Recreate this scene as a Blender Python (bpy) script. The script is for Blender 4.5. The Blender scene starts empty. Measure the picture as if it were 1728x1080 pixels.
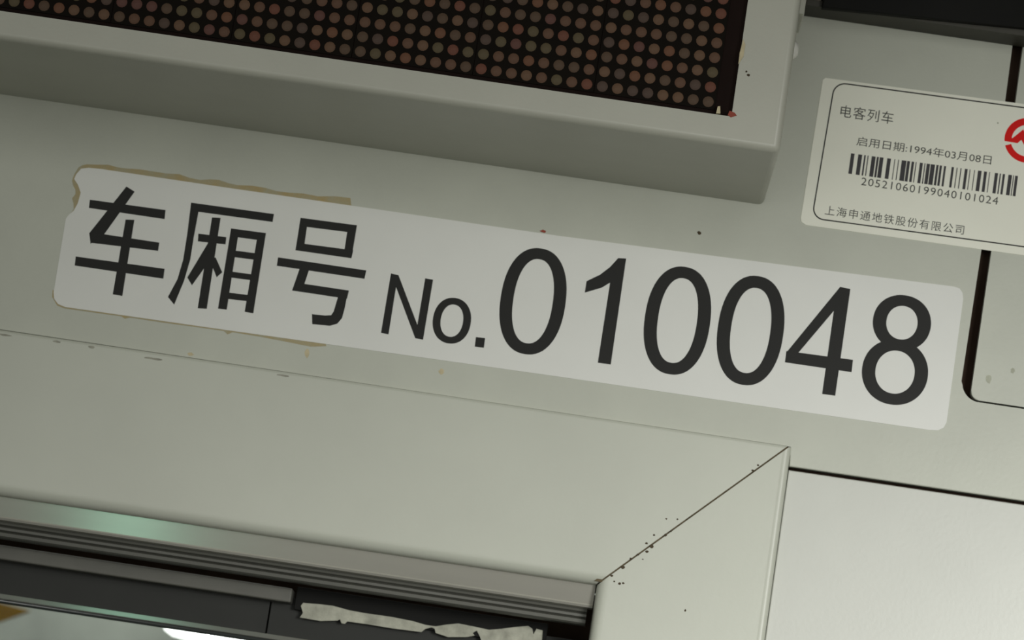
import bpy, bmesh, math, random
from mathutils import Matrix, Vector

random.seed(7)
sc = bpy.context.scene
COL = sc.collection
Z0 = 2.0                      # height (m) of the wall point that all millimetre coordinates below start from

# ------------------------------------------------------------------ camera
# millimetre frame of the wall: x to the right, y into the wall (0 = painted face), z up
cam_d = bpy.data.cameras.new('camera')
cam_d.sensor_width = 36.0
cam_d.lens = 36.0 * 6000.0 / 1728.0
cam_d.clip_start = 0.05
cam_d.clip_end = 50.0
cam = bpy.data.objects.new('camera', cam_d)
COL.objects.link(cam)
XC = (0.98885171, 0.14520495, -0.03298205)
YC = (0.00783498, 0.17045368, 0.98533454)
ZC = (0.14869736, -0.97460816, 0.16741574)
right = Vector((XC[0], YC[0], ZC[0]))
down = Vector((XC[1], YC[1], ZC[1]))
fwd = Vector((XC[2], YC[2], ZC[2]))
m3 = Matrix((right, -down, -fwd)).transposed()
cam.matrix_world = Matrix.Translation((0.03828, -1.14370, Z0 - 0.19432)) @ m3.to_4x4()
cam_d.dof.use_dof = True
cam_d.dof.focus_distance = 1.105
cam_d.dof.aperture_fstop = 22.0
sc.camera = cam

# ------------------------------------------------------------------ world, lamps, exposure
sc.view_settings.view_transform = 'Standard'
sc.view_settings.look = 'None'
sc.view_settings.exposure = 0.0
sc.view_settings.gamma = 1.0
sc.view_settings.use_curve_mapping = False
world = bpy.data.worlds.new('carriage_light')
sc.world = world
world.use_nodes = True
bg = world.node_tree.nodes['Background']
bg.inputs['Color'].default_value = (0.95, 1.0, 0.90, 1)
bg.inputs['Strength'].default_value = 0.05


def area_lamp(name, loc, target, size, power, color, spread=180.0, size_y=None):
    d = bpy.data.lights.new(name, 'AREA')
    d.energy = power
    d.color = color
    d.size = size
    if size_y:
        d.shape = 'RECTANGLE'
        d.size_y = size_y
    d.spread = math.radians(spread)
    o = bpy.data.objects.new(name, d)
    COL.objects.link(o)
    o.location = loc
    o.rotation_euler = (Vector(target) - Vector(loc)).to_track_quat('-Z', 'Y').to_euler()
    return o


# an unseen spot added to brighten the lower right, the soft ceiling lamp, and an added green light mirrored in the steel strip
sd = bpy.data.lights.new('gradient_spot', 'SPOT')  # unseen spot, its soft cone added for the brightness gradient
sd.energy = 50.0
sd.color = (1.0, 1.0, 0.97)
sd.shadow_soft_size = 0.14
sd.spot_size = math.radians(54)
sd.spot_blend = 1.0
so = bpy.data.objects.new('gradient_spot', sd)
COL.objects.link(so)
so.location = (0.50, -1.05, Z0 - 0.06)
so.rotation_euler = (Vector((0.22, 0.0, Z0 - 0.36)) - so.location).to_track_quat('-Z', 'Y').to_euler()
area_lamp('ceiling_lamp', (-0.20, -1.30, Z0 + 0.02), (-0.05, 0.0, Z0 - 0.02), 1.3, 4.9, (1.0, 1.0, 0.94), 180.0, 0.8)
area_lamp('green_reflection_light', (-0.43, -2.3, Z0 - 0.83), (-0.107, 0.0, Z0 - 0.085), 0.07, 0.11, (0.45, 1.0, 0.78), 180.0, 0.40)  # unseen, added for the green patch mirrored in strip and bead
area_lamp('backdrop_fill', (-0.10, 0.45, Z0 + 0.55), (-0.15, 0.90, Z0 - 0.10), 0.5, 4.0, (0.97, 1.0, 0.95), 180.0, 0.2)  # unseen fill added to brighten the panel behind the door glass


# ------------------------------------------------------------------ materials
def mat(name, color, rough=0.5, metal=0.0, spec=0.5, mottle=0.0, scale=60.0, bump=0.0, bump_scale=900.0, emit=None, trans=0.0, tint=None, stretch=None, coat=0.0):
    m = bpy.data.materials.new(name)
    m.use_nodes = True
    nt = m.node_tree
    b = nt.nodes['Principled BSDF']
    b.inputs['Base Color'].default_value = (*color, 1)
    b.inputs['Roughness'].default_value = rough
    b.inputs['Metallic'].default_value = metal
    b.inputs['Specular IOR Level'].default_value = spec
    b.inputs['Transmission Weight'].default_value = trans
    b.inputs['Coat Weight'].default_value = coat
    if emit:
        b.inputs['Emission Color'].default_value = (*emit[0], 1)
        b.inputs['Emission Strength'].default_value = emit[1]
    tc = nt.nodes.new('ShaderNodeTexCoord')
    src = tc.outputs['Object']
    if stretch:
        mp = nt.nodes.new('ShaderNodeMapping')
        mp.inputs['Scale'].default_value = stretch
        nt.links.new(src, mp.inputs['Vector'])
        src = mp.outputs['Vector']
    if mottle > 0:
        n = nt.nodes.new('ShaderNodeTexNoise')
        n.inputs['Scale'].default_value = scale
        n.inputs['Detail'].default_value = 5.0
        n.inputs['Roughness'].default_value = 0.6
        nt.links.new(src, n.inputs['Vector'])
        r = nt.nodes.new('ShaderNodeValToRGB')
        r.color_ramp.elements[0].position = 0.30
        r.color_ramp.elements[1].position = 0.72
        dark = tint if tint else tuple(c * (1 - mottle) for c in color)
        r.color_ramp.elements[0].color = (*dark, 1)
        r.color_ramp.elements[1].color = (*[min(1, c * (1 + mottle * 0.35)) for c in color], 1)
        nt.links.new(n.outputs['Fac'], r.inputs['Fac'])
        nt.links.new(r.outputs['Color'], b.inputs['Base Color'])
    if bump > 0:
        n2 = nt.nodes.new('ShaderNodeTexNoise')
        n2.inputs['Scale'].default_value = bump_scale
        n2.inputs['Detail'].default_value = 3.0
        nt.links.new(src, n2.inputs['Vector'])
        bp = nt.nodes.new('ShaderNodeBump')
        bp.inputs['Strength'].default_value = bump
        bp.inputs['Distance'].default_value = 0.0004
        nt.links.new(n2.outputs['Fac'], bp.inputs['Height'])
        nt.links.new(bp.outputs['Normal'], b.inputs['Normal'])
    return m


M = {}
M['paint'] = mat('grey_green_paint', (0.500, 0.515, 0.435), 0.42, mottle=0.09, scale=22, bump=0.12, bump_scale=700)
M['paint_frame'] = mat('grey_green_paint_frame', (0.520, 0.535, 0.455), 0.40, mottle=0.06, scale=18, bump=0.10, bump_scale=600)
M['paint_box'] = mat('grey_paint_box', (0.485, 0.485, 0.410), 0.40, mottle=0.06, scale=30, bump=0.10, bump_scale=800)
M['gap'] = mat('dark_brown_void', (0.050, 0.032, 0.022), 0.9, spec=0.1, mottle=0.3, scale=80)
M['joint'] = mat('brown_joint_filler', (0.13, 0.10, 0.055), 0.9, mottle=0.5, scale=300)
M['white'] = mat('white_vinyl', (0.74, 0.745, 0.70), 0.45, mottle=0.04, scale=25)
M['label'] = mat('cream_label_vinyl', (0.85, 0.85, 0.73), 0.45, mottle=0.04, scale=30)
M['ink'] = mat('black_ink', (0.012, 0.012, 0.010), 0.5, spec=0.2, mottle=0.2, scale=40)
M['ink_soft'] = mat('faded_black_ink', (0.060, 0.062, 0.048), 0.6, mottle=0.5, scale=500)
M['bar_ink'] = mat('barcode_ink', (0.030, 0.027, 0.030), 0.6, mottle=0.3, scale=400)
M['red'] = mat('red_ink', (0.74, 0.010, 0.008), 0.6, spec=0.15, mottle=0.1, scale=60)
M['residue'] = mat('yellowed_adhesive', (0.36, 0.27, 0.115), 0.75, mottle=0.55, scale=170, tint=(0.38, 0.37, 0.26), bump=0.5, bump_scale=1500)
M['cream_spot'] = mat('cream_glue', (0.58, 0.50, 0.31), 0.6, mottle=0.2, scale=300)
M['grime'] = mat('brown_grime', (0.075, 0.055, 0.030), 0.9, mottle=0.4, scale=500)
M['smudge'] = mat('olive_smudge', (0.43, 0.44, 0.34), 0.6, mottle=0.2, scale=200)
M['streak'] = mat('grey_brown_streak', (0.34, 0.335, 0.27), 0.7, mottle=0.3, scale=300)
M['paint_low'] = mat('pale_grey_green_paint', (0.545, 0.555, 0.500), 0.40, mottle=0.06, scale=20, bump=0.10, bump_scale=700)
M['red_fleck'] = mat('red_brown_fleck', (0.30, 0.05, 0.025), 0.7, mottle=0.2, scale=300)
M['screen'] = mat('black_brown_screen', (0.0070, 0.0048, 0.0028), 0.8, spec=0.12, mottle=0.2, scale=120)
M['screen_edge'] = mat('dark_maroon_screen_edge', (0.0115, 0.0055, 0.0042), 0.8, spec=0.12, mottle=0.2, scale=120)
LED_COLORS = [(0.130, 0.072, 0.046), (0.105, 0.068, 0.045), (0.155, 0.064, 0.042), (0.110, 0.085, 0.048), (0.092, 0.062, 0.048), (0.145, 0.085, 0.052), (0.155, 0.074, 0.043), (0.125, 0.060, 0.048)]
LEDM = [mat('unlit_led_lens', c, 0.6, spec=0.15, mottle=0.12, scale=900) for c in LED_COLORS]
M['steel'] = mat('polished_steel', (0.66, 0.64, 0.56), 0.11, metal=0.60, mottle=0.12, scale=60, stretch=(0.15, 1, 1))
M['screw'] = mat('bright_screw', (0.82, 0.81, 0.74), 0.35, mottle=0.05)
M['rubber'] = mat('grey_rubber_seal', (0.105, 0.105, 0.088), 0.5, mottle=0.25, scale=80, stretch=(0.1, 1, 1))
M['rail'] = mat('grey_rail_paint', (0.115, 0.113, 0.095), 0.55, mottle=0.2, scale=50)
M['leaf'] = mat('dark_grey_door', (0.030, 0.031, 0.028), 0.6, spec=0.2, mottle=0.15, scale=40)
M['black'] = mat('black_plastic', (0.010, 0.010, 0.009), 0.7, spec=0.15, mottle=0.2, scale=50)
M['olive'] = mat('dark_olive_flange', (0.050, 0.047, 0.034), 0.6, mottle=0.3, scale=60)
M['beige'] = mat('pinkish_beige_block', (0.74, 0.64, 0.56), 0.5, mottle=0.1)
M['torn'] = mat('torn_white_paper', (0.42, 0.42, 0.34), 0.8, mottle=0.35, scale=220, bump=0.5, bump_scale=900)
M['bead'] = mat('bright_glazing_bead', (0.46, 0.45, 0.40), 0.10, metal=0.7, mottle=0.1)
M['bead_dark'] = mat('dark_glazing_gasket', (0.030, 0.034, 0.032), 0.3, mottle=0.1)
M['glass'] = mat('clear_glass', (0.92, 0.97, 0.94), 0.0, spec=0.2, trans=1.0)
M['glass'].node_tree.nodes['Principled BSDF'].inputs['IOR'].default_value = 1.15
M['backdrop_grey'] = mat('pale_backdrop_panel', (0.50, 0.52, 0.47), 0.6, mottle=0.45, scale=14)
M['yellow'] = mat('yellow_reflected_handle', (0.30, 0.155, 0.0), 0.7, spec=0.1, mottle=0.1)
M['lamp'] = mat('glowing_lamp_reflection', (0.9, 0.9, 0.9), 0.5, emit=((1.0, 1.0, 0.98), 3.2))  # glow put in for tubes mirrored in the door glass


# ------------------------------------------------------------------ builders (millimetres in, metres out)
def pt(x, y, z):
    return Vector((x * 0.001, y * 0.001, z * 0.001 + Z0))


def link(name, bm, material, parent=None, smooth=False):
    bmesh.ops.recalc_face_normals(bm, faces=bm.faces)
    me = bpy.data.meshes.new(name)
    if smooth:
        for f in bm.faces:
            f.smooth = True
    bm.to_mesh(me)
    bm.free()
    me.materials.append(material)
    o = bpy.data.objects.new(name, me)
    COL.objects.link(o)
    if parent:
        o.parent = parent
        o.matrix_parent_inverse = parent.matrix_world.inverted()
    return o


def thing(name, label, cat, loc, group=None, kind=None):
    o = bpy.data.objects.new(name, None)
    o.empty_display_size = 0.01
    COL.objects.link(o)
    o.location = pt(*loc)
    o.matrix_world = Matrix.Translation(pt(*loc))
    tag(o, label, cat, group, kind)
    return o


def tag(o, label, cat=None, group=None, kind=None):
    o['label'] = label
    if cat:
        o['category'] = cat
    if group:
        o['group'] = group
    if kind:
        o['kind'] = kind
    return o


def add_plate(bm, pts, y0, y1):
    """a flat sheet with outline pts (x, z), front face at y0, back face at y1"""
    a = sum(pts[i][0] * pts[(i + 1) % len(pts)][1] - pts[(i + 1) % len(pts)][0] * pts[i][1] for i in range(len(pts)))
    if a < 0:
        pts = pts[::-1]
    f = [bm.verts.new(pt(x, y0, z)) for x, z in pts]
    b = [bm.verts.new(pt(x, y1, z)) for x, z in pts]
    bm.faces.new(f)
    bm.faces.new(b[::-1])
    n = len(pts)
    for i in range(n):
        bm.faces.new((f[i], b[i], b[(i + 1) % n], f[(i + 1) % n]))


def add_box(bm, x0, x1, y0, y1, z0, z1):
    add_plate(bm, [(x0, z0), (x1, z0), (x1, z1), (x0, z1)], y0, y1)


def plate(name, pts, y0, y1, m, parent=None, bevel=0.0):
    bm = bmesh.new()
    add_plate(bm, pts, y0, y1)
    if bevel:
        es = [e for e in bm.edges if all(abs(v.co.y - y0 * 0.001) < 1e-7 for v in e.verts)]
        bmesh.ops.bevel(bm, geom=es, offset=bevel * 0.001, segments=2, affect='EDGES', profile=0.5)
    return link(name, bm, m, parent)


def box(name, x0, x1, y0, y1, z0, z1, m, parent=None, bevel=0.0):
    bm = bmesh.new()
    add_box(bm, x0, x1, y0, y1, z0, z1)
    if bevel:
        bmesh.ops.bevel(bm, geom=list(bm.edges), offset=bevel * 0.001, segments=3, affect='EDGES', profile=0.5)
    return link(name, bm, m, parent)


def strokes(name, polys, y0, y1, m, parent):
    bm = bmesh.new()
    for k, p in enumerate(polys):
        add_plate(bm, p, y0 - 0.004 * k, y1)
    return link(name, bm, m, parent)


def oval(cx, cz, rx, rz, n=56, e=2.0, lean=0.0):
    out = []
    for i in range(n):
        t = 2 * math.pi * i / n
        c, s = math.cos(t), math.sin(t)
        x = rx * math.copysign(abs(c) ** (2 / e), c)
        z = rz * math.copysign(abs(s) ** (2 / e), s)
        out.append((cx + x + lean * z, cz + z))
    return out


def add_ring(bm, outer, inner, y0, y1):
    n = len(outer)
    vo = [bm.verts.new(pt(x, y0, z)) for x, z in outer]
    vi = [bm.verts.new(pt(x, y0, z)) for x, z in inner]
    wo = [bm.verts.new(pt(x, y1, z)) for x, z in outer]
    wi = [bm.verts.new(pt(x, y1, z)) for x, z in inner]
    for i in range(n):
        j = (i + 1) % n
        bm.faces.new((vo[i], vo[j], vi[j], vi[i]))
        bm.faces.new((wo[j], wo[i], wi[i], wi[j]))
        bm.faces.new((vo[j], vo[i], wo[i], wo[j]))
        bm.faces.new((vi[i], vi[j], wi[j], wi[i]))


def arc(cx, cz, r, a0, a1, n=8):
    return [(cx + r * math.cos(math.radians(a0 + (a1 - a0) * i / n)), cz + r * math.sin(math.radians(a0 + (a1 - a0) * i / n))) for i in range(n + 1)]


def sweep_x(name, prof, x0, x1, m, parent=None, smooth=True):
    """profile of (y, z) points run along x; x0 and x1 are numbers or functions of z"""
    bm = bmesh.new()
    fx = (lambda z: x0) if not callable(x0) else x0
    gx = (lambda z: x1) if not callable(x1) else x1
    a = [bm.verts.new(pt(fx(z), y, z)) for y, z in prof]
    b = [bm.verts.new(pt(gx(z), y, z)) for y, z in prof]
    n = len(prof)
    for i in range(n):
        j = (i + 1) % n
        f = bm.faces.new((a[i], a[j], b[j], b[i]))
        f.smooth = smooth
    bm.faces.new(a)
    bm.faces.new(b[::-1])
    bmesh.ops.recalc_face_normals(bm, faces=bm.faces)
    bm.normal_update()
    for e in bm.edges:
        if len(e.link_faces) == 2 and e.calc_face_angle(0) > math.radians(35):
            e.smooth = False
    return link(name, bm, m, parent)


def flake(bm, x, z, rx, rz, y0, y1, n=9, seed=0):
    r = random.Random(seed)
    add_plate(bm, [(x + rx * r.uniform(0.65, 1.15) * math.cos(2 * math.pi * i / n), z + rz * r.uniform(0.65, 1.15) * math.sin(2 * math.pi * i / n)) for i in range(n)], y0, y1)


def text(name, body, x0, x1, z0, z1, y0, m, parent, spacing=1.0, fatten=0.0):
    """flat print set in the built-in typeface, fitted to the rectangle x0..x1, z0..z1"""
    c = bpy.data.curves.new(name, 'FONT')
    c.body = body
    c.size = 1.0
    c.space_character = spacing
    c.offset = fatten
    c.resolution_u = 3
    t = bpy.data.objects.new(name, c)
    COL.objects.link(t)
    dg = bpy.context.evaluated_depsgraph_get()
    me = bpy.data.meshes.new_from_object(t.evaluated_get(dg))
    bpy.data.objects.remove(t)
    bpy.data.curves.remove(c)
    xs = [v.co.x for v in me.vertices]
    ys = [v.co.y for v in me.vertices]
    ax, bx, ay, by = min(xs), max(xs), min(ys), max(ys)
    for v in me.vertices:
        v.co = pt(x0 + (v.co.x - ax) / (bx - ax) * (x1 - x0), y0, z0 + (v.co.y - ay) / (by - ay) * (z1 - z0))
    me.materials.clear()
    me.materials.append(m)
    me.update()
    o = bpy.data.objects.new(name, me)
    COL.objects.link(o)
    o.parent = parent
    o.matrix_parent_inverse = parent.matrix_world.inverted()
    return o


# ------------------------------------------------------------------ the wall
corner = arc(154.0, 1.6, 6.45, 180, 264, 8)
wall_pts = [(-600, 260), (-600, -27.6), (95.95, -27.6), (95.95, -34.35), (620, -34.35), (620, -4.9)] + corner[::-1] + [(148.45, 45.4), (149.87, 96.0), (150.4, 260)]
wall = plate('wall_front', wall_pts, 0, 3, M['paint'], bevel=0.35)
tag(wall, 'grey green painted wall panel above the door behind the white number sticker', kind='structure')
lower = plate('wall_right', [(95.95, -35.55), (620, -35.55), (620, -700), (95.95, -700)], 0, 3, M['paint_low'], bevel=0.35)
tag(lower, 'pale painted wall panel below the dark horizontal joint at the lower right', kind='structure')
back = box('wall_back', -600, 620, 7, 9, -37, 260, M['gap'])
tag(back, 'dark hollow behind the wall panels seen through the open joints', kind='structure')
back2 = box('wall_back', 96, 620, 7, 9, -700, -37, M['gap'])
tag(back2, 'dark hollow behind the lower right wall panel', kind='structure')

# marks on the wall
for k, (x, z, rx, rz, mk, nm) in enumerate([(-64.5, -20.6, 0.75, 1.7, 'cream_spot', 'glue_spot'), (-20.2, -20.2, 1.0, 1.0, 'cream_spot', 'glue_spot'), (-102.0, -26.6, 1.1, 0.6, 'cream_spot', 'glue_spot'),
                                        (5.8, 30.7, 1.0, 0.5, 'red_fleck', 'red_fleck'), (56.4, 37.7, 0.8, 0.6, 'grime', 'dirt_fleck'), (-33.5, 3.0, 0.01, 0.01, 'grime', 'dirt_fleck')]):
    if rx < 0.1:
        continue
    bm = bmesh.new()
    flake(bm, x, z, rx, rz, -0.30 if nm == 'red_fleck' else -0.08, 0.0, 10, k)
    link(nm, bm, M[mk], wall)
# hatch on the right, behind its dark rounded joint
hatch = thing('access_hatch', 'pale painted access hatch with a rounded corner and dark gap around it, right edge', 'hatch', (380, 0, -4))
hp = [(620, 260), (154.0, 260), (153.3, 96.0), (151.75, 45.4)] + arc(153.9, -1.1, 2.8, 180, 270, 6) + [(620, -3.9)]
plate('hatch_panel', hp, 0, 3, M['paint'], hatch, bevel=0.3)
bm = bmesh.new()
flake(bm, 156.3, 3.6, 1.1, 1.5, -0.06, 0.0, 10, 51)
flake(bm, 163.6, 7.4, 0.8, 1.0, -0.05, 0.0, 10, 53)
link('smudge', bm, M['smudge'], hatch)

# ------------------------------------------------------------------ door surround: header and jamb with a mitred corner
sur = thing('door_surround', 'grey green painted door surround with a mitred corner under the number sticker', 'door frame', (60, 0, -700))


def mitre_x(z):
    return 94.7 + (z + 28.3) * 1.0297


prof = [(3.0, -28.0), (-1.2, -28.0), (-1.8, -28.25), (-2.0, -28.8), (-2.0, -29.1), (-2.0, -77.3), (-2.0, -77.6)]
prof += [(1.8 - 3.8 * math.cos(math.radians(a)), -77.6 - 3.8 * math.sin(math.radians(a))) for a in (15, 30, 45, 60, 75, 90)]
prof += [(2.1, -81.4), (34.0, -81.4), (34.0, -79.9), (3.0, -79.9)]
sweep_x('header_panel', prof, -600, lambda z: min(mitre_x(z), 94.9) - 0.38, M['paint_frame'], sur)
# jamb: profile of (x, y) run downwards from the mitre
jp = [(95.75, 3.0), (95.75, -0.6), (95.55, -1.4), (95.0, -2.0), (94.2, -2.2), (93.4, -2.0), (93.0, -2.0), (43.9, -2.0), (43.6, -2.0)]
jp += [(43.6 - 3.6 * math.sin(math.radians(a)), 1.6 - 3.6 * math.cos(math.radians(a))) for a in (15, 30, 45, 60, 75, 90)]
jp += [(40.0, 1.9), (40.0, 60.0), (41.5, 60.0), (41.5, 3.0)]
bm = bmesh.new()
ta = [bm.verts.new(pt(x, y, min(-28.3 + (x - 94.7) / 1.0297, -28.0) - 0.38)) for x, y in jp]
tb = [bm.verts.new(pt(x + 0.012 * 0, y, -700)) for x, y in jp]
for i in range(len(jp)):
    j = (i + 1) % len(jp)
    f = bm.faces.new((ta[i], ta[j], tb[j], tb[i]))
    f.smooth = True
bm.faces.new(ta)
bm.faces.new(tb[::-1])
bmesh.ops.recalc_face_normals(bm, faces=bm.faces)
bm.normal_update()
for e in bm.edges:
    if len(e.link_faces) == 2 and e.calc_face_angle(0) > math.radians(35):
        e.smooth = False
link('jamb_panel', bm, M['paint_frame'], sur)
plate('joint_filler', [(mitre_x(-28.4) - 1.5, -28.4), (mitre_x(-28.4) + 0.6, -28.4), (mitre_x(-80.6) + 2.0, -80.6), (mitre_x(-80.6) - 2.0, -80.6)], -1.3, 0.5, M['joint'], sur)
bm = bmesh.new()
SPECKS = [(59.02, -57.37, 0.35), (62.56, -56.98, 0.35), (55.78, -63.18, 0.4), (59.43, -62.63, 0.6), (55.64, -66.95, 0.7), (54.36, -68.85, 0.6), (53.38, -71.51, 0.3), (49.58, -71.94, 0.6), (47.38, -74.99, 0.7), (85.87, -35.76, 0.4), (84.44, -37.69, 0.5), (69.16, -85.78, 0.45), (45.32, -79.92, 0.35), (47.07, -80.34, 0.6), (48.25, -80.03, 0.45), (53.84, -66.2, 0.5), (51.6, -70.2, 0.5), (61.0, -61.2, 0.35), (44.2, -78.2, 0.5)]
for k, (x, z, r) in enumerate(SPECKS):
    flake(bm, x, z, r, r * 0.8, -2.10, -1.9, 8, 60 + k)
tag(link('grime', bm, M['grime'], sur), 'brown specks along the mitre joint', kind='stuff')

for k, (x, z, rx, rz) in enumerate([(-162.5, -29.6, 2.5, 0.35), (-145.5, -29.3, 1.6, 0.40), (-134.0, -29.4, 1.3, 0.45), (-113.5, -30.2, 3.2, 0.40), (-71.0, -29.4, 2.2, 0.35)]):
    bm = bmesh.new()
    flake(bm, x, z, rx, rz, -2.06, -1.95, 12, 30 + k)
    link('grime_streak', bm, M['streak'], sur)

# ------------------------------------------------------------------ dot matrix display
disp = thing('led_display', 'grey box housing an unlit dot matrix display, fixed above the number sticker', 'display', (-120, 0, 50))
BX0, BX1, BZ0, BZ1, BY = -345.0, 76.0, 50.0, 147.5, -80.0
IX0, IX1, IZ0, IZ1, IY = -330.0, 59.85, 58.9, 138.8, -76.6
bm = bmesh.new()
add_box(bm, BX0, BX1, BY, 0.0, BZ0, BZ1)
es = [e for e in bm.edges if not all(abs(v.co.y) < 1e-6 for v in e.verts)]
bmesh.ops.bevel(bm, geom=es, offset=0.0021, segments=4, affect='EDGES', profile=0.5)
bm.normal_update()
front = max((f for f in bm.faces if abs(f.normal.y) > 0.99 and f.calc_center_median().y < -0.07), key=lambda f: f.calc_area())
ov = sorted(front.verts, key=lambda v: math.atan2(v.co.z - (Z0 + 0.0987), v.co.x + 0.1345))
bmesh.ops.delete(bm, geom=[front], context='FACES_ONLY')
inn = [(IX0, IZ0), (IX1, IZ0), (IX1, IZ1), (IX0, IZ1)]
a = [bm.verts.new(pt(x, BY, z)) for x, z in inn]
b = [bm.verts.new(pt(x, IY, z)) for x, z in inn]
for i in range(4):
    j = (i + 1) % 4
    bm.faces.new((ov[i], ov[j], a[j], a[i]))
    bm.faces.new((a[i], a[j], b[j], b[i]))
bm.faces.new(b)
for f in bm.faces:
    f.smooth = f.calc_area() < 0.0009
link('housing', bm, M['paint_box'], disp)
box('screen_backing', IX0 + 0.05, IX1 - 0.05, IY - 0.5, IY - 0.05, IZ0 + 0.05, IZ1 - 0.05, M['screen_edge'], disp)
plate('glue_bead', [(60.0, 83.5), (60.9, 82.0), (60.8, 78.0), (59.6, 75.5), (59.5, 79.0)], -80.25, -79.6, M['cream_spot'], disp)
plate('glue_bead', [(59.0, 60.6), (60.6, 60.2), (61.4, 59.4), (59.6, 58.6), (58.6, 59.2)], -80.2, -79.6, M['red_fleck'], disp)
plate('glue_bead', [(55.2, 61.5), (55.9, 61.7), (56.3, 59.4), (55.0, 59.2)], -79.9, -77.0, M['cream_spot'], disp)
bm = bmesh.new()
flake(bm, 63.2, 72.6, 0.6, 0.4, -80.06, -79.9, 8, 91)
flake(bm, 62.4, 73.6, 0.35, 0.3, -80.06, -79.9, 8, 92)
link('scratch', bm, M['grime'], disp)


def screw_head(x, y, z, r, h):
    """pan head screw whose axis runs along x"""
    bm = bmesh.new()
    n = 20
    rings = [(0.0, r), (0.35 * h, r), (0.75 * h, r * 0.8), (h, r * 0.45)]
    vs = [[bm.verts.new(pt(x + d, y + q * math.cos(2 * math.pi * i / n), z + q * math.sin(2 * math.pi * i / n))) for i in range(n)] for d, q in rings]
    for k in range(3):
        for i in range(n):
            bm.faces.new((vs[k][i], vs[k][(i + 1) % n], vs[k + 1][(i + 1) % n], vs[k + 1][i])).smooth = True
    bm.faces.new(vs[0][::-1])
    bm.faces.new(vs[3])
    return link('screw', bm, M['screw'], disp)


screw_head(76.0, -50, 90.3, 3.0, 2.4)
box('hinge_plate', 76.0, 78.2, -62, -38, 99.0, 122.0, M['paint_box'], disp, bevel=0.5)

# dots: eight by eight tiles; one low dome per dot
def dome(r=1.72, h=0.35, n=14):
    bm = bmesh.new()
    rr = [(r, 0.0), (r * 0.82, h * 0.55), (r * 0.45, h * 0.92)]
    vs = [[bm.verts.new((q * math.cos(2 * math.pi * i / n) * 0.001, -d * 0.001, q * math.sin(2 * math.pi * i / n) * 0.001)) for i in range(n)] for q, d in rr]
    top = bm.verts.new((0, -h * 0.001, 0))
    for k in range(2):
        for i in range(n):
            bm.faces.new((vs[k][i], vs[k][(i + 1) % n], vs[k + 1][(i + 1) % n], vs[k + 1][i])).smooth = True
    for i in range(n):
        bm.faces.new((vs[2][i], vs[2][(i + 1) % n], top)).smooth = True
    bmesh.ops.recalc_face_normals(bm, faces=bm.faces)
    return bm


DOMES = []
for lm in LEDM:
    bm = dome()
    me = bpy.data.meshes.new('led')
    bm.to_mesh(me)
    bm.free()
    me.materials.append(lm)
    DOMES.append(me)
PITCH, PERIOD, LASTX, ROWZ = 4.70, 37.72, 52.15, 63.05
ledrng = random.Random(11)
dg_dome = dome()
dome_v = [v.co.copy() for v in dg_dome.verts]
dome_f = [[v.index for v in f.verts] for f in dg_dome.faces]
dg_dome.verts.index_update()
dome_f = [[v.index for v in f.verts] for f in dg_dome.faces]
dg_dome.free()
n_led = 0
for mz in range(2):
    for mx in range(10):
        x1 = LASTX + PITCH / 2 - mx * PERIOD
        x0 = x1 - 8 * PITCH
        z0 = ROWZ - PITCH / 2 + mz * PERIOD
        tile = box('led_tile', x0 + 0.06, x1 - 0.06, IY - 1.0, IY - 0.5, z0 + 0.06, z0 + 8 * PITCH - 0.06, M['screen'], disp)
        rest_v, rest_f = [], []
        for r in range(8):
            for c in range(8):
                x = x0 + PITCH * (c + 0.5)
                z = z0 + PITCH * (r + 0.5)
                p = pt(x, IY - 1.0, z)
                if z < 95.9 + (x - 52.9) * 0.1508 + 3.0 and x > -178:
                    o = bpy.data.objects.new('led', DOMES[ledrng.choice([0, 0, 1, 1, 2, 3, 3, 4, 5, 5, 6, 7])])
                    COL.objects.link(o)
                    o.location = p
                    o.parent = tile
                    n_led += 1
                else:
                    base = len(rest_v)
                    rest_v += [v + p for v in dome_v]
                    rest_f += [[base + i for i in f] for f in dome_f]
        if rest_v:
            me = bpy.data.meshes.new('led_rows')
            me.from_pydata(rest_v, [], rest_f)
            for lm in LEDM:
                me.materials.append(lm)
            picks = [ledrng.choice([0, 0, 1, 1, 2, 3, 3, 4, 5, 5, 6, 7]) for _ in range(len(rest_v) // len(dome_v))]
            for q, poly in enumerate(me.polygons):
                poly.material_index = picks[q // len(dome_f)]
                poly.use_smooth = True
            o = bpy.data.objects.new('led_rows', me)
            COL.objects.link(o)
            o.parent = tile
            o['kind'] = 'stuff'
print('single leds', n_led)

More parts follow.
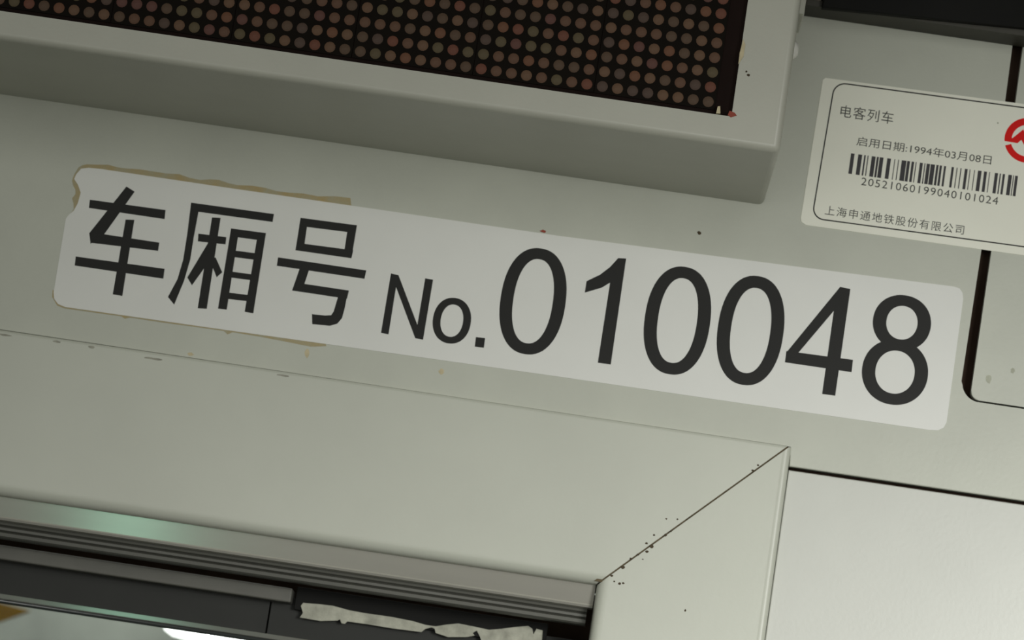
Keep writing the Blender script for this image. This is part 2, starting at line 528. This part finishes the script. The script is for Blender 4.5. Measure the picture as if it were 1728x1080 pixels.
# ------------------------------------------------------------------ number sticker
stk = thing('number_sticker', 'long white carriage number sticker with black characters and a torn left corner', 'sticker', (0, 0, -17))
STICKER = [[-141.07,29.91],[-145.44,29.71],[-147.79,29.02],[-149.08,26.87],[-149.47,25.3],[-147.98,23.68],[-146.54,21.09],[-146.9,17.41],[-147.82,14.76],[-149.28,13.04],[-149.92,11.66],[-149.71,-13.02],[-149.13,-15.15],[-147.6,-16.69],[-145.04,-17.3],[-96.06,-17.09],[-37.35,-16.67],[17.26,-16.3],[75.31,-16.2],[139.06,-15.89],[142.0,-15.6],[143.72,-14.49],[144.47,-12.6],[144.64,28.58],[144.13,30.61],[143.0,31.83],[141.17,32.2],[88.6,31.2],[10.5,29.9],[-45.44,29.9],[-99.83,29.8]]
plate('backing', STICKER, -0.28, 0.0, M['white'], stk)
RES_TOP = [[-149.59,12.27],[-148.9,13.4],[-147.91,15.31],[-148.3,17.2],[-149.06,18.77],[-148.2,20.4],[-148.5,21.92],[-149.5,23.2],[-150.09,24.76],[-149.66,27.06],[-148.69,29.45],[-147.6,30.3],[-146.18,30.83],[-142.7,31.2],[-139.2,31.7],[-136.0,31.3],[-133.06,31.32],[-128.6,31.7],[-124.32,31.67],[-120,31.6],[-115.59,32.02],[-112,31.3],[-108.29,31.09],[-105.3,31.8],[-102.3,32.03],[-98.9,31.4],[-95.94,31.2],[-91.2,31.7],[-86.68,31.63],[-83,31.1],[-79.15,31.17],[-74,31.6],[-69.24,31.38],[-64,32.2],[-58.54,32.4],[-57.82,29.79],[-99.52,27.81],[-136.96,28.39],[-146.08,27.04],[-145.03,17.69]]
plate('adhesive_residue', RES_TOP, -0.10, 0.0, M['residue'], stk)
RES_BOT = [[-150.15,-12.2],[-149.95,-14.6],[-147.8,-17.16],[-145.48,-17.75],[-135.61,-17.7],[-126.5,-17.6],[-125.22,-18.21],[-123.5,-17.6],[-112.7,-17.65],[-101.83,-17.5],[-92.5,-17.45],[-91.19,-18.4],[-89.6,-17.45],[-80.49,-17.6],[-71.16,-18.0],[-63.72,-18.4],[-58.64,-17.5],[-59.16,-16.25],[-77.87,-14.98],[-134.91,-15.79],[-148.45,-13.39]]
plate('adhesive_residue', RES_BOT, -0.10, 0.0, M['residue'], stk)
YA, YB = -0.33, -0.26
CHE = [[[-143.16,19.19],[-117.95,19.42],[-117.77,16.38],[-143.01,16.42]],[[-132.01,25.32],[-129.04,24.02],[-136.55,8.47],[-140.45,4.66],[-141.47,8.07]],[[-141.47,8.07],[-136.55,8.47],[-118.18,8.37],[-118.15,5.59],[-140.45,5.0]],[[-144.55,-0.22],[-115.03,0.01],[-114.91,-3.3],[-144.35,-3.25]],[[-130.42,14.34],[-127.57,14.65],[-127.23,-10.94],[-130.42,-10.87]]]
XIANG = [[[-110.07,23.11],[-107.16,20.47],[-107.31,12.1],[-107.22,4.33],[-108.08,-3.0],[-109.97,-11.3],[-112.42,-9.07],[-110.3,-2.78],[-109.52,3.99],[-109.62,12.86]],[[-110.07,23.11],[-82.52,23.34],[-82.54,20.65],[-107.48,20.42]],[[-106.02,13.23],[-96.73,13.41],[-96.62,10.98],[-105.75,10.66]],[[-102.46,19.22],[-99.65,19.47],[-99.2,-11.08],[-102.16,-11.35]],[[-102.01,11.5],[-99.47,7.71],[-105.28,-4.08],[-107.19,-1.76]],[[-100.98,5.26],[-99.11,6.21],[-96.17,1.65],[-97.72,-0.24]],[[-95.68,16.52],[-93.0,16.47],[-92.69,-10.37],[-95.57,-10.48]],[[-86.7,16.59],[-84.1,16.66],[-83.92,-10.31],[-86.78,-10.24]],[[-95.68,16.52],[-84.1,16.66],[-84.11,14.01],[-95.44,13.9]],[[-93.58,9.39],[-86.29,9.53],[-86.3,7.33],[-93.53,7.2]],[[-93.35,2.32],[-86.06,2.4],[-86.11,0.45],[-93.33,0.32]],[[-93.43,-4.72],[-85.92,-4.54],[-85.92,-6.6],[-93.39,-6.84]]]
HAO = [[[-73.66,23.39],[-54.97,23.64],[-55.05,20.99],[-73.7,20.61]],[[-73.6,14.95],[-54.88,15.22],[-55.06,12.48],[-73.63,12.43]],[[-73.66,23.39],[-71.18,23.44],[-70.97,12.44],[-73.63,12.43]],[[-57.82,23.6],[-54.97,23.64],[-55.06,12.48],[-57.73,12.53]],[[-78.87,9.26],[-49.6,9.21],[-49.77,6.36],[-78.85,6.43]],[[-71.11,7.58],[-68.05,7.41],[-68.95,1.81],[-72.58,-0.98]],[[-68.95,1.81],[-54.17,1.76],[-54.41,-1.03],[-72.58,-0.98]],[[-57.28,-0.08],[-54.47,1.71],[-54.61,-4.07],[-54.98,-7.56],[-56.19,-9.62],[-58.49,-10.71],[-64.28,-11.0],[-64.9,-7.76],[-60.53,-7.58],[-58.62,-7.17],[-58.03,-5.83]]]
NN = [[[-41.47,9.41],[-38.93,9.21],[-39.13,3.95],[-39.13,-10.69],[-41.64,-10.58]],[[-41.47,9.41],[-38.93,9.21],[-27.71,-10.8],[-30.32,-10.66]],[[-30.13,9.46],[-27.52,9.37],[-27.71,-10.8],[-30.31,-7.7]]]
ONE = [[[31.33,25.41],[33.93,25.64],[34.0,-9.85],[29.73,-9.89],[29.87,16.92]],[[31.33,25.41],[32.33,19.2],[29.87,16.92],[27.38,14.85],[22.16,12.42],[22.2,16.29],[26.26,19.07],[29.12,22.08]]]
FOUR = [[[104.4,26.63],[107.8,26.4],[107.6,-9.27],[103.31,-9.33],[103.4,18.67]],[[104.4,26.63],[103.9,19.2],[93.89,3.04],[89.95,2.45]],[[89.91,3.0],[111.75,3.3],[111.83,-0.81],[89.94,-0.78]]]
strokes('printed_character', CHE, YA, YB, M['ink'], stk)
strokes('printed_character', XIANG, YA, YB, M['ink'], stk)
strokes('printed_character', HAO, YA, YB, M['ink'], stk)
strokes('printed_letter', NN, YA, YB, M['ink'], stk)
strokes('full_stop', [[[-10.8,-7.35],[-7.77,-7.25],[-7.7,-10.5],[-10.69,-10.55]]], YA, YB, M['ink'], stk)


def round_glyph(name, parts):
    bm = bmesh.new()
    for k, (cx, cz, ro, ri, e) in enumerate(parts):
        add_ring(bm, oval(cx, cz, ro[0], ro[1], 64, e), oval(cx, cz, ri[0], ri[1], 64, e), YA - 0.006 * k, YB)
    return link(name, bm, M['ink'], stk)


round_glyph('printed_letter', [(-19.37, -3.16, (6.22, 7.61), (3.65, 5.37), 2.15)])
round_glyph('printed_digit', [(5.87, 7.14, (10.64, 17.75), (6.45, 14.09), 2.25)])
strokes('printed_digit', ONE, YA, YB, M['ink'], stk)
round_glyph('printed_digit', [(53.41, 7.75, (10.69, 18.0), (6.36, 14.14), 2.25)])
round_glyph('printed_digit', [(77.46, 8.02, (10.74, 18.2), (6.41, 14.19), 2.25)])
strokes('printed_digit', FOUR, YA, YB, M['ink'], stk)
round_glyph('printed_digit', [(125.89, 17.8, (9.49, 9.17), (5.08, 5.57), 2.08), (125.78, 1.3, (10.76, 10.79), (6.38, 7.1), 2.08)])

# ------------------------------------------------------------------ asset label
lab = thing('asset_label', 'small cream asset label with a barcode and red round emblem, stuck across the hatch gap', 'label', (135, 0, 45))
lp = [(90.3, 95.4), (89.5, 94.6)] + [(88.6, 47.6), (89.0, 46.2), (90.6, 45.4)] + [(181, 46.0), (182.4, 47.4), (182.6, 95.6), (181.4, 96.8), (157, 96.25)]
plate('label_sheet', lp, -0.25, 0.0, M['label'], lab)
yA, yB = -0.30, -0.24


def rrect(x0, x1, z0, z1, r, skew=0.0):
    out = arc(x1 - r, z1 - r, r, 0, 90, 7) + arc(x0 + r, z1 - r, r, 90, 180, 7) + arc(x0 + r, z0 + r, r, 180, 270, 7) + arc(x1 - r, z0 + r, r, 270, 360, 7)
    return [(x + skew * (z - z0), z + (x - x0) * 0.0105) for x, z in out]


bm = bmesh.new()
add_ring(bm, rrect(92.0, 178.0, 47.75, 94.55, 4.0, 0.028), rrect(92.42, 177.58, 48.17, 94.13, 3.6, 0.028), yA, yB)
link('border_line', bm, M['ink'], lab)
text('printed_text', '电客列车', 96.7, 114.2, 83.0, 87.2, yA, M['ink_soft'], lab, 1.12)
text('printed_text', '启用日期:1994年03月08日', 103.3, 147.9, 74.3, 77.4, yA, M['ink_soft'], lab, 1.0)
text('printed_text', '20521060199040101024', 106.6, 151.8, 61.3, 63.9, yA, M['ink_soft'], lab, 1.15)
text('printed_text', '上海申通地铁股份有限公司', 96.1, 142.0, 49.7, 52.9, yA, M['ink_soft'], lab, 1.2)
BARS = [(190, 222), (255, 290), (308, 322), (338, 347), (375, 410), (420, 438), (446, 480), (513, 546), (577, 584), (610, 618), (642, 684), (690, 716), (730, 752), (766, 774), (803, 830), (844, 853), (864, 894), (900, 938), (950, 970), (980, 1000), (1018, 1036), (1085, 1106), (1130, 1138), (1164, 1173), (1203, 1228), (1246, 1253), (1286, 1293), (1320, 1352), (1374, 1400), (1420, 1427), (1470, 1498), (1513, 1524), (1540, 1560), (1590, 1622), (1632, 1640), (1650, 1675)]
bm = bmesh.new()
for q0, q1 in BARS:
    xa = 102.0 + (q0 - 190) / 1485 * 55.2
    xb = 102.0 + (q1 - 190) / 1485 * 55.2
    zb = 64.5 + (xa - 102.0) * 0.009
    add_plate(bm, [(xa, zb), (xb, zb), (xb, zb + 6.9), (xa, zb + 6.9)], yA, yB)
link('barcode', bm, M['bar_ink'], lab)
# round emblem: broken ring with an M shaped bar across it
EX, EZ, ER, EW = 158.75, 84.2, 7.55, 2.35
bm = bmesh.new()
up = arc(EX, EZ, ER, 190, -10, 40)
ui = arc(EX, EZ, ER - EW, -10, 190, 40)
add_plate(bm, up + ui, yA, yB)
lo = arc(EX, EZ, ER, 201, 339, 30)
li = arc(EX, EZ, ER - EW + 0.25, 339, 201, 30)
add_plate(bm, lo + li, yA, yB)
half = [(EX - 7.3, EZ - 1.3), (EX - 3.1, EZ - 1.4), (EX - 2.0, EZ - 0.1), (EX, EZ - 2.9)]
upper = [(EX, EZ + 0.8), (EX - 1.8, EZ + 3.5), (EX - 4.7, EZ + 0.3)]
mm_poly = half + [(2 * EX - x, z) for x, z in half[:-1]][::-1] + [(2 * EX - x, z) for x, z in upper[1:]][::-1] + upper
add_plate(bm, mm_poly, yA - 0.01, yB)
link('emblem', bm, M['red'], lab)
bm = bmesh.new()
flake(bm, 148.4, 88.6, 0.35, 0.3, yA, yB, 8, 77)
link('dirt_fleck', bm, M['smudge'], lab)

# ------------------------------------------------------------------ black trim above, right of the display
trim = thing('overhead_trim', 'black trim box along the wall top, right of the dot matrix display', 'trim', (300, 0, 115))
plate('cover', [(85.2, 114.4), (150, 117.3), (620, 117.5), (620, 215), (85.2, 215)], -17, -14.2, M['black'], trim, bevel=0.6)
box('cover_body', 85.2, 620, -14.2, -1.2, 117.6, 214, M['black'], trim)
plate('flange', [(80.2, 115.3), (620, 115.9), (620, 117.4), (80.2, 117.4)], -14.0, 0.0, M['olive'], trim)
box('end_block', 79.0, 84.9, -20, 0.0, 117.4, 140, M['beige'], trim, bevel=0.5)

# ------------------------------------------------------------------ inside the doorway
strip = thing('steel_strip', 'polished stainless steel strip running under the painted door header', 'trim', (-200, 8, -90))
sp = [(4.2, -80.6), (3.8, -81.2), (3.86, -81.5), (4.96, -87.4), (5.02, -87.7), (4.8, -88.2), (5.2, -88.8), (6.6, -89.0), (9.5, -89.0), (9.5, -80.6)]
sweep_x('strip_face', sp, -600, 39.6, M['steel'], strip)
seal = thing('rubber_seal', 'dark grey ribbed rubber seal below the steel strip over the door', 'seal', (-200, 12, -95))
rp = [(10.0, -88.5), (9.0, -88.9), (9.4, -89.9), (10.6, -90.3), (9.6, -90.8), (9.7, -91.6), (10.8, -92.0), (9.4, -92.5), (9.2, -93.6), (10.2, -94.1), (16.0, -94.1), (16.0, -88.5)]
sweep_x('ribbed_strip', rp, -600, 38.0, M['rubber'], seal, smooth=False)
cav = box('wall_recess', -600, 40, 62, 64, -111, -79, M['gap'])
tag(cav, 'black back of the slot over the door leaf', kind='structure')
rail = thing('guide_rail', 'grey rail ending short in the slot above the door leaf', 'rail', (-300, 28, -100))
box('rail_bar', -600, -59.0, 26, 40, -99.8, -95.1, M['rail'], rail, bevel=0.5)

door = thing('door_1', 'dark grey sliding door leaf top with a window below, bottom left', 'door', (-200, 40, -700), kind='structure')
box('leaf_panel', -600, -66.4, 34, 46, -110.5, -97.5, M['leaf'], door, bevel=0.2)
box('leaf_panel', -65.9, 39.5, 34, 46, -110.5, -97.5, M['leaf'], door, bevel=0.2)
box('seal_holder', -58.0, 26.0, 31, 34, -101.4, -93.8, M['black'], door, bevel=0.2)
sweep_x('glazing_bead', [(33.0, -110.4), (32.2, -110.6), (32.23, -110.75), (32.47, -111.9), (32.5, -112.05), (33.0, -112.3), (36.0, -112.3), (36.0, -110.4)], -600, 39.5, M['bead'], door)
sweep_x('gasket', [(33.6, -112.2), (33.2, -112.5), (33.3, -113.2), (33.8, -113.6), (35.2, -113.6), (35.2, -112.2)], -600, 39.5, M['bead_dark'], door)
box('window_glass', -600, 39.5, 35.2, 38.2, -700, -112.0, M['glass'], door)

PAPER = [[-55.79,-99.96],[-55.2,-98.9],[-49.47,-98.54],[-45.36,-98.4],[-39.74,-99.08],[-34.89,-99.25],[-25.27,-99.18],[-18.33,-99.52],[-14.11,-100.12],[-10.68,-100.09],[-7.4,-99.05],[-3.43,-98.04],[2.1,-98.31],[6.96,-98.62],[10.94,-97.68],[14.89,-96.54],[19.53,-95.43],[21.01,-96.17],[21.63,-98.0],[22.36,-95.97],[24.45,-96.2],[24.82,-100.95],[20,-103.5],[5.69,-103.82],[4.27,-101.28],[2.96,-99.42],[1.74,-100.43],[2.54,-101.2],[-0.07,-102.07],[-6.11,-102.98],[-10.35,-102.24],[-10.89,-100.95],[-11.97,-100.63],[-13.92,-101.4],[-15.1,-102.67],[-19.21,-102.74],[-24.69,-102.87],[-32.97,-102.74],[-39.84,-102.81],[-40.52,-103.73],[-41.63,-103.69],[-42.31,-102.42],[-43.11,-103.02],[-48.6,-103.98],[-55.51,-103.84],[-54.74,-102.22]]
paper = plate('torn_paper', PAPER, 30.2, 31.0, M['torn'])
tag(paper, 'ragged torn strip of white paper on the black slot above the door', 'paper')

# ------------------------------------------------------------------ stand-ins behind the door glass for the interior mirrored in it
pw = box('wall_backdrop', -1500, 1500, 900, 920, -1700, 500, M['backdrop_grey'])  # added panel carrying the grey mirrored in the window
tag(pw, 'pale grey panel added behind the door window for the interior mirrored in it, lower left', kind='structure')
for x0, x1, zb, lb in ((-166, -144.5, -77.5, 'shorter left white glow standing in for a tube reflected in the door window'), (-141.5, -40, -80, 'longer right white glow standing in for a tube reflected in the door window')):
    t = thing('lamp_reflection', lb, 'lamp', ((x0 + x1) / 2, 620, zb), 'reflected tube stand-ins behind the door window')
    plate('diffuser', [(x0, zb + 2.4 if x0 < -160 else zb), (x1, zb), (x1, zb + 26), (x0, zb + 26)], 600, 640, M['lamp'], t, bevel=0.5)  # glowing plate in place of a mirrored interior tube
    box('glow_cap', x0 - 0.8, x1 + 0.8, 602, 650, zb + 26, zb + 34, M['rail'], t, bevel=1.0)
reflection = thing('handle_reflection', 'yellow pointed plate standing in for a handle reflected in the door window, left edge', 'reflection', (-260, 600, -90))
plate('yellow_plate', [(-330, -72), (-248, -74.5), (-232.5, -76.3), (-246, -83.5), (-330, -118)], 600, 604, M['yellow'], reflection, bevel=0.5)  # plate in place of a yellow handle mirrored in the glass
